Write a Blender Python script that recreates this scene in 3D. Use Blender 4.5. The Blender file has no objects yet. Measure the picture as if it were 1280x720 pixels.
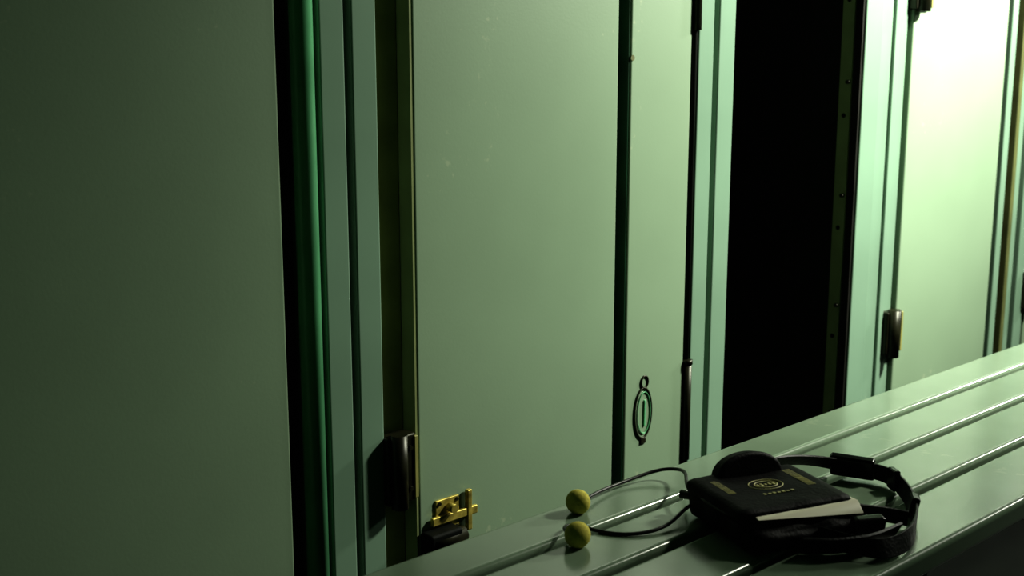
import bpy, bmesh, math, random
from mathutils import Vector, Matrix, noise
random.seed(3)
scene = bpy.context.scene
COL = scene.collection

# ------------------------------------------------------------ materials
def mat(name, col, rough=0.4, metal=0.0, spec=0.5, var=0.12, scale=6.0, chips=0.0, bump=0.0, chipcol=(0.6,0.62,0.45), bscale=320):
    m = bpy.data.materials.new(name); m.use_nodes = True
    nt = m.node_tree; N = nt.nodes; L = nt.links
    b = N['Principled BSDF']
    b.inputs['Roughness'].default_value = rough
    b.inputs['Metallic'].default_value = metal
    b.inputs['Specular IOR Level'].default_value = spec
    tc = N.new('ShaderNodeTexCoord')
    nz = N.new('ShaderNodeTexNoise'); nz.inputs['Scale'].default_value = scale
    nz.inputs['Detail'].default_value = 6
    L.new(tc.outputs['Object'], nz.inputs['Vector'])
    r = N.new('ShaderNodeValToRGB')
    r.color_ramp.elements[0].position = 0.3; r.color_ramp.elements[1].position = 0.7
    r.color_ramp.elements[0].color = (*[c*(1-var) for c in col], 1)
    r.color_ramp.elements[1].color = (*[min(1, c*(1+var)) for c in col], 1)
    L.new(nz.outputs['Fac'], r.inputs['Fac'])
    out = r.outputs['Color']
    if chips > 0:
        n2 = N.new('ShaderNodeTexNoise'); n2.inputs['Scale'].default_value = 110
        n2.inputs['Detail'].default_value = 3
        L.new(tc.outputs['Object'], n2.inputs['Vector'])
        n3 = N.new('ShaderNodeTexNoise'); n3.inputs['Scale'].default_value = 6
        L.new(tc.outputs['Object'], n3.inputs['Vector'])
        mu = N.new('ShaderNodeMath'); mu.operation = 'MULTIPLY'
        L.new(n2.outputs['Fac'], mu.inputs[0]); L.new(n3.outputs['Fac'], mu.inputs[1])
        r2 = N.new('ShaderNodeValToRGB')
        r2.color_ramp.elements[0].position = 0.41; r2.color_ramp.elements[1].position = 0.47
        L.new(mu.outputs[0], r2.inputs['Fac'])
        fm = N.new('ShaderNodeMath'); fm.operation = 'MULTIPLY'; fm.inputs[1].default_value = chips
        L.new(r2.outputs['Color'], fm.inputs[0])
        mx = N.new('ShaderNodeMix'); mx.data_type = 'RGBA'
        L.new(fm.outputs[0], mx.inputs[0]); L.new(out, mx.inputs[6])
        mx.inputs[7].default_value = (*chipcol, 1)
        out = mx.outputs[2]
    L.new(out, b.inputs['Base Color'])
    if bump > 0:
        n4 = N.new('ShaderNodeTexNoise'); n4.inputs['Scale'].default_value = bscale
        n4.inputs['Detail'].default_value = 2
        L.new(tc.outputs['Object'], n4.inputs['Vector'])
        bp = N.new('ShaderNodeBump'); bp.inputs['Strength'].default_value = bump
        bp.inputs['Distance'].default_value = 0.001
        L.new(n4.outputs['Fac'], bp.inputs['Height']); L.new(bp.outputs[0], b.inputs['Normal'])
    return m

M_door  = mat('locker_paint', (0.262,0.350,0.250), 0.42, var=0.07, scale=3, chips=0.22, bump=0.06)
M_post  = mat('locker_frame_paint', (0.228,0.335,0.255), 0.33, var=0.08, scale=5, chips=0.2)
M_green = mat('green_edge_paint', (0.17,0.46,0.25), 0.28, var=0.15, scale=14, chips=0.5, chipcol=(0.03,0.05,0.03))
M_dkgreen = mat('green_edge_gap_shade', (0.012,0.05,0.025), 0.35, var=0.3, scale=14)  # green door edge, colour darkened to carry the shade of the gap
M_olive = mat('olive_jamb', (0.32,0.31,0.12), 0.5, var=0.2, scale=20, chips=0.4, chipcol=(0.1,0.08,0.03))
M_pale  = mat('pale_olive_edge', (0.28,0.32,0.16), 0.45, var=0.1, scale=20)
M_gold  = mat('gold_jamb', (0.13,0.14,0.06), 0.5, var=0.2, scale=20)
M_in    = mat('locker_interior_shade', (0.010,0.010,0.008), 0.7, spec=0.3, var=0.3)  # near-black: shade inside the open locker is put into the colour
M_dark  = mat('gap_shade_and_black', (0.004,0.006,0.004), 0.7, spec=0.2)  # near-black: paints the shade behind door gaps, also plain black parts
M_hinge = mat('hinge_dark_steel', (0.025,0.025,0.013), 0.4, metal=0.3, var=0.4, scale=60)
M_brass = mat('brass', (0.48,0.40,0.11), 0.5, metal=0.5, var=0.5, scale=80)
M_bench = mat('bench_paint', (0.225,0.290,0.215), 0.18, var=0.08, scale=8, chips=0.1, bump=0.04)
M_steel = mat('bench_leg_steel', (0.012,0.015,0.012), 0.5, metal=0.3)
M_black = mat('black_nylon', (0.003,0.003,0.003), 0.6, spec=0.18, var=0.3, scale=120, bump=0.5)
M_strap = mat('black_webbing', (0.004,0.004,0.004), 0.5, spec=0.3, var=0.3, scale=200, bump=0.5)
M_plast = mat('black_plastic', (0.004,0.004,0.004), 0.25, spec=0.4)
M_white = mat('silver_player_shell', (0.93,0.88,0.72), 0.35, var=0.03)
M_logo  = mat('logo_print', (0.46,0.43,0.21), 0.5, var=0.5, scale=250)
M_foam  = mat('earbud_foam', (0.60,0.54,0.14), 0.9, spec=0.2, var=0.12, scale=250, bump=0.3, bscale=700)
M_cable = mat('earphone_cable', (0.008,0.008,0.007), 0.4)
M_floor = mat('floor_concrete', (0.012,0.015,0.012), 0.6, var=0.3, scale=4)
M_wall  = mat('wall_plaster', (0.04,0.06,0.04), 0.8, var=0.1)

# ------------------------------------------------------------ helpers
def empty(name, loc=(0,0,0)):
    e = bpy.data.objects.new(name, None); e.location = loc; COL.objects.link(e)
    e.empty_display_size = 0.1
    return e

def finish(ob, m, parent=None, bevel=0.0, smooth=False, seg=3):
    ob.data.materials.append(m)
    if bevel > 0:
        md = ob.modifiers.new('bevel', 'BEVEL'); md.width = bevel; md.segments = seg
        md.limit_method = 'ANGLE'; md.harden_normals = True
        smooth = True
    if smooth:
        for p in ob.data.polygons: p.use_smooth = True
    if parent: ob.parent = parent
    COL.objects.link(ob)
    return ob

def box(name, x0, x1, y0, y1, z0, z1, m, parent=None, bevel=0.0, seg=3):
    me = bpy.data.meshes.new(name); bm = bmesh.new()
    c = Vector(((x0+x1)/2, (y0+y1)/2, (z0+z1)/2))
    bmesh.ops.create_cube(bm, size=1, matrix=Matrix.Diagonal((x1-x0, y1-y0, z1-z0, 1)))
    bm.to_mesh(me); bm.free()
    ob = bpy.data.objects.new(name, me); ob.location = c
    return finish(ob, m, parent, bevel, seg=seg)

def softbox(name, x0, x1, y0, y1, z0, z1, m, parent, rad=0.008, puff=0.002, wob=0.0012):
    """cloth-covered padded block: rounded, slightly puffed and uneven"""
    me = bpy.data.meshes.new(name); bm = bmesh.new()
    bmesh.ops.create_cube(bm, size=2)
    bmesh.ops.subdivide_edges(bm, edges=bm.edges[:], cuts=15, use_grid_fill=True)
    c = Vector(((x0+x1)/2, (y0+y1)/2, (z0+z1)/2)); h = Vector(((x1-x0)/2, (y1-y0)/2, (z1-z0)/2))
    rr = min(rad, h.z*0.95)
    for v in bm.verts:
        s = v.co.copy()
        p = Vector((s.x*h.x, s.y*h.y, s.z*h.z))
        inner = Vector([max(-(h[i]-rr), min(h[i]-rr, p[i])) for i in range(3)])
        d = p-inner
        if d.length > 1e-9: p = inner + d.normalized()*rr
        p.z += puff*(1-s.x**2)*(1-s.y**2)*(1 if s.z > 0 else 0)
        p.y += puff*(1-s.x**2)*s.y*(1-s.z**2)
        n = noise.noise(Vector((p.x*45, p.y*45, p.z*45+7)))
        if s.z > -0.9: p += Vector((s.x, s.y, s.z))*n*wob
        v.co = p
    bm.to_mesh(me); bm.free()
    ob = bpy.data.objects.new(name, me); ob.location = c
    return finish(ob, m, parent, 0, True)

def cyl(name, p0, p1, r, m, parent=None, seg=24, r2=None):
    p0 = Vector(p0); p1 = Vector(p1); d = p1-p0
    me = bpy.data.meshes.new(name); bm = bmesh.new()
    bmesh.ops.create_cone(bm, cap_ends=True, segments=seg, radius1=r, radius2=r if r2 is None else r2, depth=d.length)
    bm.to_mesh(me); bm.free()
    ob = bpy.data.objects.new(name, me); ob.location = (p0+p1)/2
    ob.rotation_mode = 'QUATERNION'; ob.rotation_quaternion = d.to_track_quat('Z', 'Y')
    finish(ob, m, parent, 0)
    for p in ob.data.polygons: p.use_smooth = len(p.vertices) == 4
    return ob

def tube(name, pts, r, m, parent=None, closed=False):
    cu = bpy.data.curves.new(name, 'CURVE'); cu.dimensions = '3D'
    cu.bevel_depth = r; cu.bevel_resolution = 4; cu.resolution_u = 10
    s = cu.splines.new('NURBS'); s.points.add(len(pts)-1)
    for p, q in zip(s.points, pts): p.co = (*q, 1)
    s.order_u = 4 if len(pts) > 3 else 3
    s.use_endpoint_u = not closed; s.use_cyclic_u = closed
    cu.materials.append(m)
    ob = bpy.data.objects.new(name, cu)
    if parent: ob.parent = parent
    COL.objects.link(ob); return ob

def catmull(pts, n=10):
    pts = [Vector(p) for p in pts]; P = [pts[0]] + pts + [pts[-1]]; out = []
    for i in range(1, len(P)-2):
        a,b,c,d = P[i-1],P[i],P[i+1],P[i+2]
        for k in range(n):
            t = k/n
            out.append(0.5*((2*b)+(c-a)*t+(2*a-5*b+4*c-d)*t*t+(-a+3*b-3*c+d)*t**3))
    out.append(pts[-1]); return out

def ribbon(name, pts, width, thick, m, parent=None, lean=0.0):
    P = catmull(pts, 10); me = bpy.data.meshes.new(name); bm = bmesh.new(); rings = []
    for i, p in enumerate(P):
        t = (P[min(i+1, len(P)-1)] - P[max(i-1, 0)]).normalized()
        side = t.cross(Vector((0,0,1))).normalized()
        ln = lean(i/(len(P)-1)) if callable(lean) else lean
        up = (Vector((0,0,1))*math.cos(ln) + side*math.sin(ln)).normalized()
        nn = t.cross(up).normalized()
        rings.append([bm.verts.new(p + up*width/2*a + nn*thick/2*b) for a, b in ((-1,-1),(1,-1),(1,1),(-1,1))])
    for i in range(len(rings)-1):
        for k in range(4):
            bm.faces.new((rings[i][k], rings[i][(k+1)%4], rings[i+1][(k+1)%4], rings[i+1][k]))
    bm.faces.new(rings[0][::-1]); bm.faces.new(rings[-1])
    bmesh.ops.recalc_face_normals(bm, faces=bm.faces)
    bm.to_mesh(me); bm.free()
    return finish(bpy.data.objects.new(name, me), m, parent, 0.0005)

# ------------------------------------------------------------ room
box('floor', -3, 6.5, -3.5, 0.62, -0.1, 0, M_floor)
box('wall_back', -3, 6.5, 0.62, 0.72, 0, 2.7, M_wall)
box('ceiling', -3, 6.5, -3.5, 0.72, 2.7, 2.8, M_wall)

# ------------------------------------------------------------ lockers
Z0, Z1 = 0.09, 1.92
CAM_Z = 0.87
def plinth_top(par, x0, x1):
    box('plinth', x0, x1, 0.04, 0.55, 0.0, Z0, M_dark, par)
    box('top_panel', x0, x1, 0.0, 0.56, Z1, Z1+0.03, M_post, par, 0.002)
    box('bottom_rail', x0, x1, 0.004, 0.03, Z0, Z0+0.03, M_post, par, 0.002)
def hinge(par, x0, x1, z0, z1, y=-0.008):
    box('hinge_leaf', x0, x1, y, 0.012, z0, z1, M_hinge, par, 0.003)
    cyl('hinge_knuckle', ((x0*0.65+x1*0.35), y-0.002, z0-0.003), ((x0*0.65+x1*0.35), y-0.002, z1+0.003), (x1-x0)*0.24, M_hinge, par)
    box('hinge_edge', x1-0.004, x1+0.001, y-0.002, 0.0, z0+0.003, z1-0.003, M_olive, par, 0.001)
    for k in (0.2, 0.8):
        zz = z0+(z1-z0)*k
        cyl('hinge_screw', (x1-0.009, y-0.003, zz), (x1-0.009, y+0.002, zz), 0.0025, M_hinge, par, 12)

D = Z0+0.032; T = Z1-0.004
# --- left locker
A = empty('locker')
plinth_top(A, 0.20, 0.745)
box('carcass', 0.20, 0.745, 0.07, 0.55, Z0, Z1, M_dark, A)
box('door_panel', 0.215, 0.6265, 0.0, 0.024, D, T, M_door, A, 0.003)
cyl('door_edge_rolled', (0.6565, 0.004, D), (0.6565, 0.004, T), 0.0115, M_green, A, 40)
box('frame_post_a', 0.674, 0.7035, 0.0, 0.06, D, T, M_post, A, 0.0025)
box('frame_post_b', 0.7115, 0.742, 0.0, 0.06, D, T, M_post, A, 0.0025)
# --- far-left neighbour
A0 = empty('locker')
plinth_top(A0, -0.36, 0.195)
box('carcass', -0.36, 0.195, 0.07, 0.55, Z0, Z1, M_dark, A0)
box('door_panel', -0.33, 0.10, 0.0, 0.024, D, T, M_door, A0, 0.003)
box('frame_post_a', 0.11, 0.15, 0.0, 0.06, D, T, M_post, A0, 0.0025)
box('frame_post_b', 0.156, 0.193, 0.0, 0.06, D, T, M_post, A0, 0.0025)
# --- double-leaf locker
B = empty('locker')
plinth_top(B, 0.747, 1.281)
box('carcass', 0.747, 1.281, 0.07, 0.55, Z0, Z1, M_dark, B)
box('jamb', 0.7535, 0.7835, 0.022, 0.06, D, T, M_olive, B, 0.001)
box('door_edge_trim', 0.784, 0.7865, 0.001, 0.024, D, T, M_pale, B)
box('door_panel', 0.7865, 1.0985, 0.0, 0.026, D, T, M_door, B, 0.003)
box('narrow_door_edge', 1.1175, 1.1195, 0.002, 0.026, D, T, M_dkgreen, B)
box('narrow_door_panel', 1.1195, 1.2345, 0.0, 0.026, D, T, M_door, B, 0.003)
box('frame_post', 1.2475, 1.279, 0.0, 0.06, D, T, M_post, B, 0.0025)
cyl('gap_shade_rod', (1.2412, 0.002, D), (1.2412, 0.002, T), 0.0036, M_dark, B, 16)  # added black rod, paints the gap dark where bounced light would show
hinge(B, 0.740, 0.778, CAM_Z-0.480, CAM_Z-0.404)
hinge(B, 0.740, 0.778, CAM_Z+0.46, CAM_Z+0.54)
for z0, z1 in ((CAM_Z-0.544, CAM_Z-0.412), (CAM_Z+0.022, CAM_Z+0.15), (CAM_Z+0.55, CAM_Z+0.68)):
    cyl('pin_hinge', (1.2408, -0.002, z0), (1.2408, -0.002, z1), 0.0055, M_hinge, B, 20)
    cyl('pin_hinge_cap', (1.2408, -0.002, z1), (1.2408, -0.002, z1+0.006), 0.0065, M_hinge, B, 20)
def oval(name, cx, cz, rx, rz, y, r, m, par):
    pts = [(cx+rx*math.cos(t), y, cz+rz*math.sin(t)) for t in [2*math.pi*i/20 for i in range(20)]]
    return tube(name, pts, r, m, par, True)
oval('pull_ring', 1.154, CAM_Z-0.462, 0.0165, 0.034, -0.001, 0.0013, M_hinge, B)
oval('pull_ring_inner', 1.156, CAM_Z-0.462, 0.0125, 0.028, -0.001, 0.0007, M_green, B)
oval('pull_loop', 1.156, CAM_Z-0.421, 0.0065, 0.008, -0.001, 0.0012, M_hinge, B)
box('pull_slot', 1.1555, 1.1585, -0.002, 0.001, CAM_Z-0.480, CAM_Z-0.445, M_green, B, 0.0008)
box('pull_foot', 1.150, 1.160, -0.002, 0.001, CAM_Z-0.503, CAM_Z-0.496, M_hinge, B, 0.0008)
cyl('paint_chip', (1.1225, -0.0005, CAM_Z-0.012), (1.1225, 0.0005, CAM_Z-0.012), 0.0035, M_gold, B, 10)
# brass bolt latch
zc = CAM_Z-0.52
box('latch_plate', 0.808, 0.842, -0.0025, 0.001, zc-0.012, zc+0.028, M_brass, B, 0.001)
box('latch_cross', 0.800, 0.866, -0.007, -0.002, zc+0.001, zc+0.011, M_brass, B, 0.0015)
box('latch_upright', 0.850, 0.857, -0.008, -0.002, zc-0.016, zc+0.032, M_brass, B, 0.0015)
cyl('latch_barrel', (0.792, -0.014, zc-0.014), (0.838, -0.014, zc-0.014), 0.0095, M_hinge, B, 20)
box('latch_dark_block', 0.786, 0.832, -0.022, 0.0, zc-0.042, zc-0.002, M_dark, B, 0.004)  # near-black block below the brass latch
cyl('latch_knob', (0.826, -0.004, zc+0.018), (0.826, -0.014, zc+0.018), 0.005, M_brass, B, 16)
for sx, sz in ((0.813, zc+0.024), (0.838, zc+0.024), (0.838, zc-0.008)):
    cyl('latch_screw', (sx, -0.004, sz), (sx, 0, sz), 0.0022, M_hinge, B, 10)
# --- open locker
C = empty('locker')
plinth_top(C, 1.284, 1.634)
box('frame_post', 1.289, 1.3235, 0.0, 0.06, D, T, M_post, C, 0.0025)
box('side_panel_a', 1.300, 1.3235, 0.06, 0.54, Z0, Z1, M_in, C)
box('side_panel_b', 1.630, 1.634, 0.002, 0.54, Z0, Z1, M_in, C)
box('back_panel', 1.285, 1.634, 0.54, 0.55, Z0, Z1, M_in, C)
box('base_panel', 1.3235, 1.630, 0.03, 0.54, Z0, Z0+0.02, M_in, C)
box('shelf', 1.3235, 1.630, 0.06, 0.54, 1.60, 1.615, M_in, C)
box('perforated_strip', 1.6265, 1.630, 0.014, 0.034, D, T, M_pale, C)
for k in range(-5, 6):
    zz = CAM_Z - 0.10 + k*0.17
    if Z0 < zz-0.01 and zz < Z1-0.05:
        cyl('strip_hole', (1.6262, 0.024, zz), (1.6266, 0.024, zz), 0.0035, M_dark, C, 12)
        cyl('strip_stud', (1.621, 0.018, zz+0.05), (1.6266, 0.018, zz+0.05), 0.003, M_hinge, C, 10)
# --- right locker
E = empty('locker')
plinth_top(E, 1.636, 2.104)
box('carcass', 1.636, 2.104, 0.07, 0.55, Z0, Z1, M_dark, E)
box('frame_post', 1.637, 1.684, 0.0, 0.06, D, T, M_post, E, 0.0025)
box('jamb', 1.690, 1.7655, 0.006, 0.06, D, T, M_post, E, 0.002)
box('jamb_bead', 1.722, 1.736, 0.001, 0.008, D, T, M_post, E, 0.002)
box('door_panel', 1.772, 2.088, 0.0, 0.026, D, T, M_door, E, 0.003)
hinge(E, 1.735, 1.778, CAM_Z-0.486, CAM_Z-0.415)
hinge(E, 1.765, 1.810, CAM_Z+0.058, CAM_Z+0.13)
hinge(E, 1.735, 1.778, CAM_Z+0.60, CAM_Z+0.67)
# --- next lockers
def far_locker(x):
    F = empty('locker')
    plinth_top(F, x, x+0.585)
    box('carcass', x, x+0.585, 0.07, 0.55, Z0, Z1, M_dark, F)
    box('frame_post_a', x+0.006, x+0.026, 0.004, 0.06, D, T, M_post, F, 0.0025)
    box('jamb_a', x+0.042, x+0.054, 0.0, 0.06, D, T, M_gold, F, 0.002)
    box('jamb_b', x+0.062, x+0.080, 0.004, 0.06, D, T, M_post, F, 0.002)
    box('frame_post_b', x+0.092, x+0.125, 0.0, 0.06, D, T, M_post, F, 0.0025)
    box('door_panel', x+0.135, x+0.575, 0.0, 0.026, D, T, M_door, F, 0.003)
    hinge(F, x+0.115, x+0.148, CAM_Z-0.48, CAM_Z-0.41)
for i in range(3): far_locker(2.107+0.588*i)

# ------------------------------------------------------------ bench
bench = empty('bench')
BX0, BX1 = -0.55, 3.7
BT = 0.45
for i, (ya, yb) in enumerate(((-0.290,-0.232), (-0.360,-0.2990), (-0.436,-0.3690), (-0.522,-0.4450))):
    box('slat_%d' % (i+1), BX0, BX1, ya, yb, BT-0.024, BT, M_bench, bench, 0.0062, 6)
for x in (-0.35, 0.95, 2.1, 3.3):
    box('crossbar', x-0.02, x+0.02, -0.50, -0.25, BT-0.054, BT-0.0245, M_steel, bench, 0.002)
    for y in (-0.475, -0.275):
        box('leg', x-0.017, x+0.017, y-0.017, y+0.017, 0.004, BT-0.054, M_steel, bench, 0.002)
        box('foot', x-0.025, x+0.025, y-0.025, y+0.025, 0.0, 0.006, M_dark, bench, 0.001)
    box('stretcher', x-0.012, x+0.012, -0.46, -0.29, 0.14, 0.165, M_steel, bench)

# ------------------------------------------------------------ personal stereo in pouch
ps = empty('cassette_player_pouch')
cx, cy = 0.873, -0.393
R = Matrix.Translation((cx, cy, BT)) @ Matrix.Rotation(math.radians(-20), 4, 'Z')
def place(ob):
    ob.matrix_basis = R @ ob.matrix_basis; return ob
W, Dp, Hh = 0.114, 0.096, 0.036
place(softbox('case_body', -W/2, W/2, -Dp/2, Dp/2, 0.0005, Hh-0.007, M_black, ps, 0.012, 0.001, 0.003))
place(softbox('case_lid', -W/2-0.001, W/2+0.001, -Dp/2+0.000, Dp/2+0.001, Hh-0.015, Hh, M_black, ps, 0.007, 0.0, 0.001))
# pale player shell showing at the unzipped front (sloping wedge)
me = bpy.data.meshes.new('player_shell'); bm = bmesh.new()
zt, zb = Hh-0.0040, Hh-0.0130
prof  = [(-W/2+0.012, zt-0.0025, -0.0040), (W/2+0.002, zb, -0.0115), (W/2+0.002, zt, -0.003), (-W/2+0.012, zt-0.001, 0.000)]
va = [bm.verts.new((x, -Dp/2+dy, z)) for x, z, dy in prof]
vb = [bm.verts.new((x, -Dp/2+0.030, z-0.002)) for x, z, dy in prof]
bm.faces.new(va); bm.faces.new(vb[::-1])
for k in range(4): bm.faces.new((va[k], vb[k], vb[(k+1)%4], va[(k+1)%4]))
bmesh.ops.triangulate(bm, faces=bm.faces)
bmesh.ops.recalc_face_normals(bm, faces=bm.faces); bm.to_mesh(me); bm.free()
place(finish(bpy.data.objects.new('player_shell', me), M_white, ps, 0.0006))
place(softbox('front_pocket', -W/2+0.002, W/2-0.002, -Dp/2-0.015, -Dp/2+0.02, 0.0005, Hh-0.0150, M_black, ps, 0.009, 0.002, 0.003))
place(tube('piping', [(W/2, Dp/2-0.006, Hh-0.010), (0, Dp/2+0.001, Hh-0.010), (-W/2, Dp/2-0.004, Hh-0.010), (-W/2-0.001, 0, Hh-0.010), (-W/2, -Dp/2+0.004, Hh-0.010), (-W/2+0.02, -Dp/2, Hh-0.012)], 0.0015, M_plast, ps))
# rounded clip standing behind
me = bpy.data.meshes.new('clip_flap'); bm = bmesh.new()
f = []
for k in range(25):
    t = math.pi*k/24
    f.append(bm.verts.new((0.035*math.cos(t), 0, 0.025*max(0, math.sin(t))**0.8)))
face = bm.faces.new(f)
ex = bmesh.ops.extrude_face_region(bm, geom=[face])
for v in ex['geom']:
    if isinstance(v, bmesh.types.BMVert): v.co.y += 0.018
bmesh.ops.recalc_face_normals(bm, faces=bm.faces)
bm.to_mesh(me); bm.free()
fl = bpy.data.objects.new('clip_flap', me); finish(fl, M_black, ps, 0.006)
fl.matrix_basis = Matrix.Translation((0.004, Dp/2-0.018, Hh-0.004)) @ Matrix.Rotation(math.radians(-15), 4, 'X')
place(fl)
def flat_oval(name, x, y, rx, ry, r):
    pts = [(x+rx*math.cos(2*math.pi*i/16), y+ry*math.sin(2*math.pi*i/16), Hh+0.0001) for i in range(16)]
    return place(tube(name, pts, r, M_logo, ps, True))
flat_oval('logo_oval', 0.0, 0.004, 0.017, 0.012, 0.0006)
flat_oval('logo_oval_inner', 0.0, 0.004, 0.0115, 0.0075, 0.0008)
for k in range(-2, 3):
    h = 0.003+0.0015*((k*7) % 3)
    place(box('logo_bar', k*0.004-0.0011, k*0.004+0.0011, 0.004-h/2, 0.004+h/2, Hh-0.0002, Hh+0.0005, M_logo, ps))
for k in range(-3, 4):
    place(box('logo_text', k*0.0048-0.0014, k*0.0048+0.0014, -0.018, -0.0155+0.0008*(k % 2), Hh-0.0002, Hh+0.0004, M_logo, ps))
for k in range(5):
    place(box('side_tag', -0.043+k*0.0015, -0.0425+k*0.0015, -0.005, 0.028, Hh-0.0002, Hh+0.0004, M_logo, ps))
    place(box('side_tag_b', 0.035+k*0.0018, 0.0356+k*0.0018, -0.012, 0.030, Hh-0.0002, Hh+0.0004, M_logo, ps))

# strap loop
sp = [(0.915,-0.350,BT+0.026),(0.955,-0.343,BT+0.026),(0.998,-0.350,BT+0.020),(1.026,-0.375,BT+0.014),(1.040,-0.412,BT+0.011),
      (1.018,-0.446,BT+0.009),(0.968,-0.485,BT+0.009),(0.918,-0.507,BT+0.009),(0.880,-0.506,BT+0.010),
      (0.866,-0.485,BT+0.011),(0.858,-0.455,BT+0.012)]
ribbon('strap', sp, 0.0165, 0.0024, M_strap, ps, lean=lambda t: 0.25+0.5*math.sin(t*9))
sp1 = [(0.835,-0.455,BT+0.010),(0.855,-0.475,BT+0.010),(0.885,-0.489,BT+0.010),(0.925,-0.492,BT+0.010)]
ribbon('strap_fold', sp1, 0.018, 0.0030, M_strap, ps, lean=0.5)
sp2 = [(0.905,-0.435,BT+0.020),(0.925,-0.455,BT+0.016),(0.945,-0.470,BT+0.012),(0.955,-0.485,BT+0.010)]
ribbon('strap_tail', sp2, 0.016, 0.0024, M_strap, ps, lean=0.3)
def obox(name, c, dims, yaw, m, bev, tilt=0):
    ob = box(name, -dims[0]/2, dims[0]/2, -dims[1]/2, dims[1]/2, -dims[2]/2, dims[2]/2, m, ps, bev)
    ob.matrix_basis = Matrix.Translation(c) @ Matrix.Rotation(yaw, 4, 'Z') @ Matrix.Rotation(tilt, 4, 'X')
    return ob
obox('buckle', (1.030,-0.382,BT+0.014), (0.044,0.010,0.023), math.radians(-70), M_plast, 0.003, 0.3)
obox('buckle_bar', (1.032,-0.426,BT+0.012), (0.016,0.007,0.021), math.radians(-125), M_plast, 0.002)
obox('strap_adjuster', (0.907,-0.474,BT+0.0125), (0.030,0.012,0.020), math.radians(-30), M_plast, 0.004, 0.2)
obox('strap_adjuster_b', (0.985,-0.473,BT+0.011), (0.018,0.008,0.020), math.radians(35), M_plast, 0.002, 0.2)

# ------------------------------------------------------------ earphones
ep = empty('earphones')
def bud(x, y, r, dirv):
    me = bpy.data.meshes.new('foam_pad'); bm = bmesh.new()
    bmesh.ops.create_uvsphere(bm, u_segments=32, v_segments=20, radius=r)
    for v in bm.verts: v.co.z *= 0.9
    bm.to_mesh(me); bm.free()
    o = bpy.data.objects.new('foam_pad', me); o.location = (x, y, BT+r*0.92)
    finish(o, M_foam, ep, 0, True)
    o.rotation_mode = 'QUATERNION'; o.rotation_quaternion = Vector(dirv).to_track_quat('Z', 'Y')
    d = Vector(dirv).normalized(); c = Vector(o.location)
    cyl('bud_driver', c+d*r*0.35, c+d*(r*1.05), r*0.72, M_plast, ep, 24, r*0.5)
    cyl('bud_stem', c+d*r*0.8, c+d*(r*1.5)+Vector((0,0,-0.003)), 0.0028, M_plast, ep, 16, 0.0018)
    return c+d*(r*1.45)+Vector((0,0,-0.003))
e1 = bud(0.768, -0.259, 0.0116, (1, 0.35, -0.05))
e2 = bud(0.712, -0.313, 0.0116, (0.25, 1, -0.05))
c = 0.0018
tube('cable_a', [tuple(e1), (0.80,-0.246,BT+0.006), (0.835,-0.240,BT+0.004), (0.87,-0.243,BT+0.006), (0.895,-0.250,BT+0.01), (0.905,-0.268,BT+0.012),
     (0.885,-0.292,BT+0.018), (0.850,-0.318,BT+0.018), (0.842,-0.338,BT+0.018)], 0.0017, M_cable, ep)
tube('cable_b', [tuple(e2), (0.722,-0.285,BT+0.006), (0.735,-0.277,BT+0.003), (0.745,-0.290,BT+c), (0.748,-0.312,BT+c), (0.763,-0.332,BT+c),
     (0.79,-0.342,BT+0.003), (0.815,-0.338,BT+0.006), (0.835,-0.334,BT+0.012), (0.845,-0.345,BT+0.018)], 0.0017, M_cable, ep)
cyl('cable_joint', (0.838,-0.322,BT+0.018), (0.846,-0.346,BT+0.018), 0.004, M_plast, ep, 16)

# ------------------------------------------------------------ light
w = bpy.data.worlds.new('World'); scene.world = w; w.use_nodes = True
w.node_tree.nodes['Background'].inputs[0].default_value = (0.07, 0.6, 0.15, 1)
w.node_tree.nodes['Background'].inputs[1].default_value = 0.045
def aim(o, tgt):
    o.rotation_mode = 'QUATERNION'
    o.rotation_quaternion = (Vector(tgt)-o.location).to_track_quat('-Z', 'Y')
ld = bpy.data.lights.new('spot_lamp', 'SPOT'); ld.energy = 172; ld.shadow_soft_size = 0.07
ld.spot_size = math.radians(98.5); ld.spot_blend = 1.0
ld.color = (0.96, 0.98, 0.84)
lo = bpy.data.objects.new('spot_lamp', ld); COL.objects.link(lo)
lo.location = (2.05, -0.74, 1.50); aim(lo, (1.75, 0, 0.95))
l2 = bpy.data.lights.new('far_highlight_light', 'AREA'); l2.shape = 'DISK'; l2.size = 0.42; l2.energy = 50  # unseen light added at the row's far end for slat-edge highlights
l2.color = (1.0, 1.0, 0.90)
o2 = bpy.data.objects.new('far_highlight_light', l2); COL.objects.link(o2)
o2.location = (5.0, -1.0, 2.2); aim(o2, (1.5, -0.3, 0.5))

# ------------------------------------------------------------ camera
cd = bpy.data.cameras.new('camera'); cam = bpy.data.objects.new('camera', cd); COL.objects.link(cam)
cd.sensor_width = 36; cd.lens = 36*1530/1280; cd.clip_start = 0.02
Fw = Vector((0.666, 0.720, -0.1925)).normalized()
cam.location = (0, -1, CAM_Z)
cam.rotation_mode = 'QUATERNION'; cam.rotation_quaternion = Fw.to_track_quat('-Z', 'Y')
scene.camera = cam
cd.dof.use_dof = True; cd.dof.focus_distance = 1.30; cd.dof.aperture_fstop = 8.0
scene.view_settings.view_transform = 'Standard'
try: scene.view_settings.look = 'High Contrast'
except Exception as e: print('look', e)
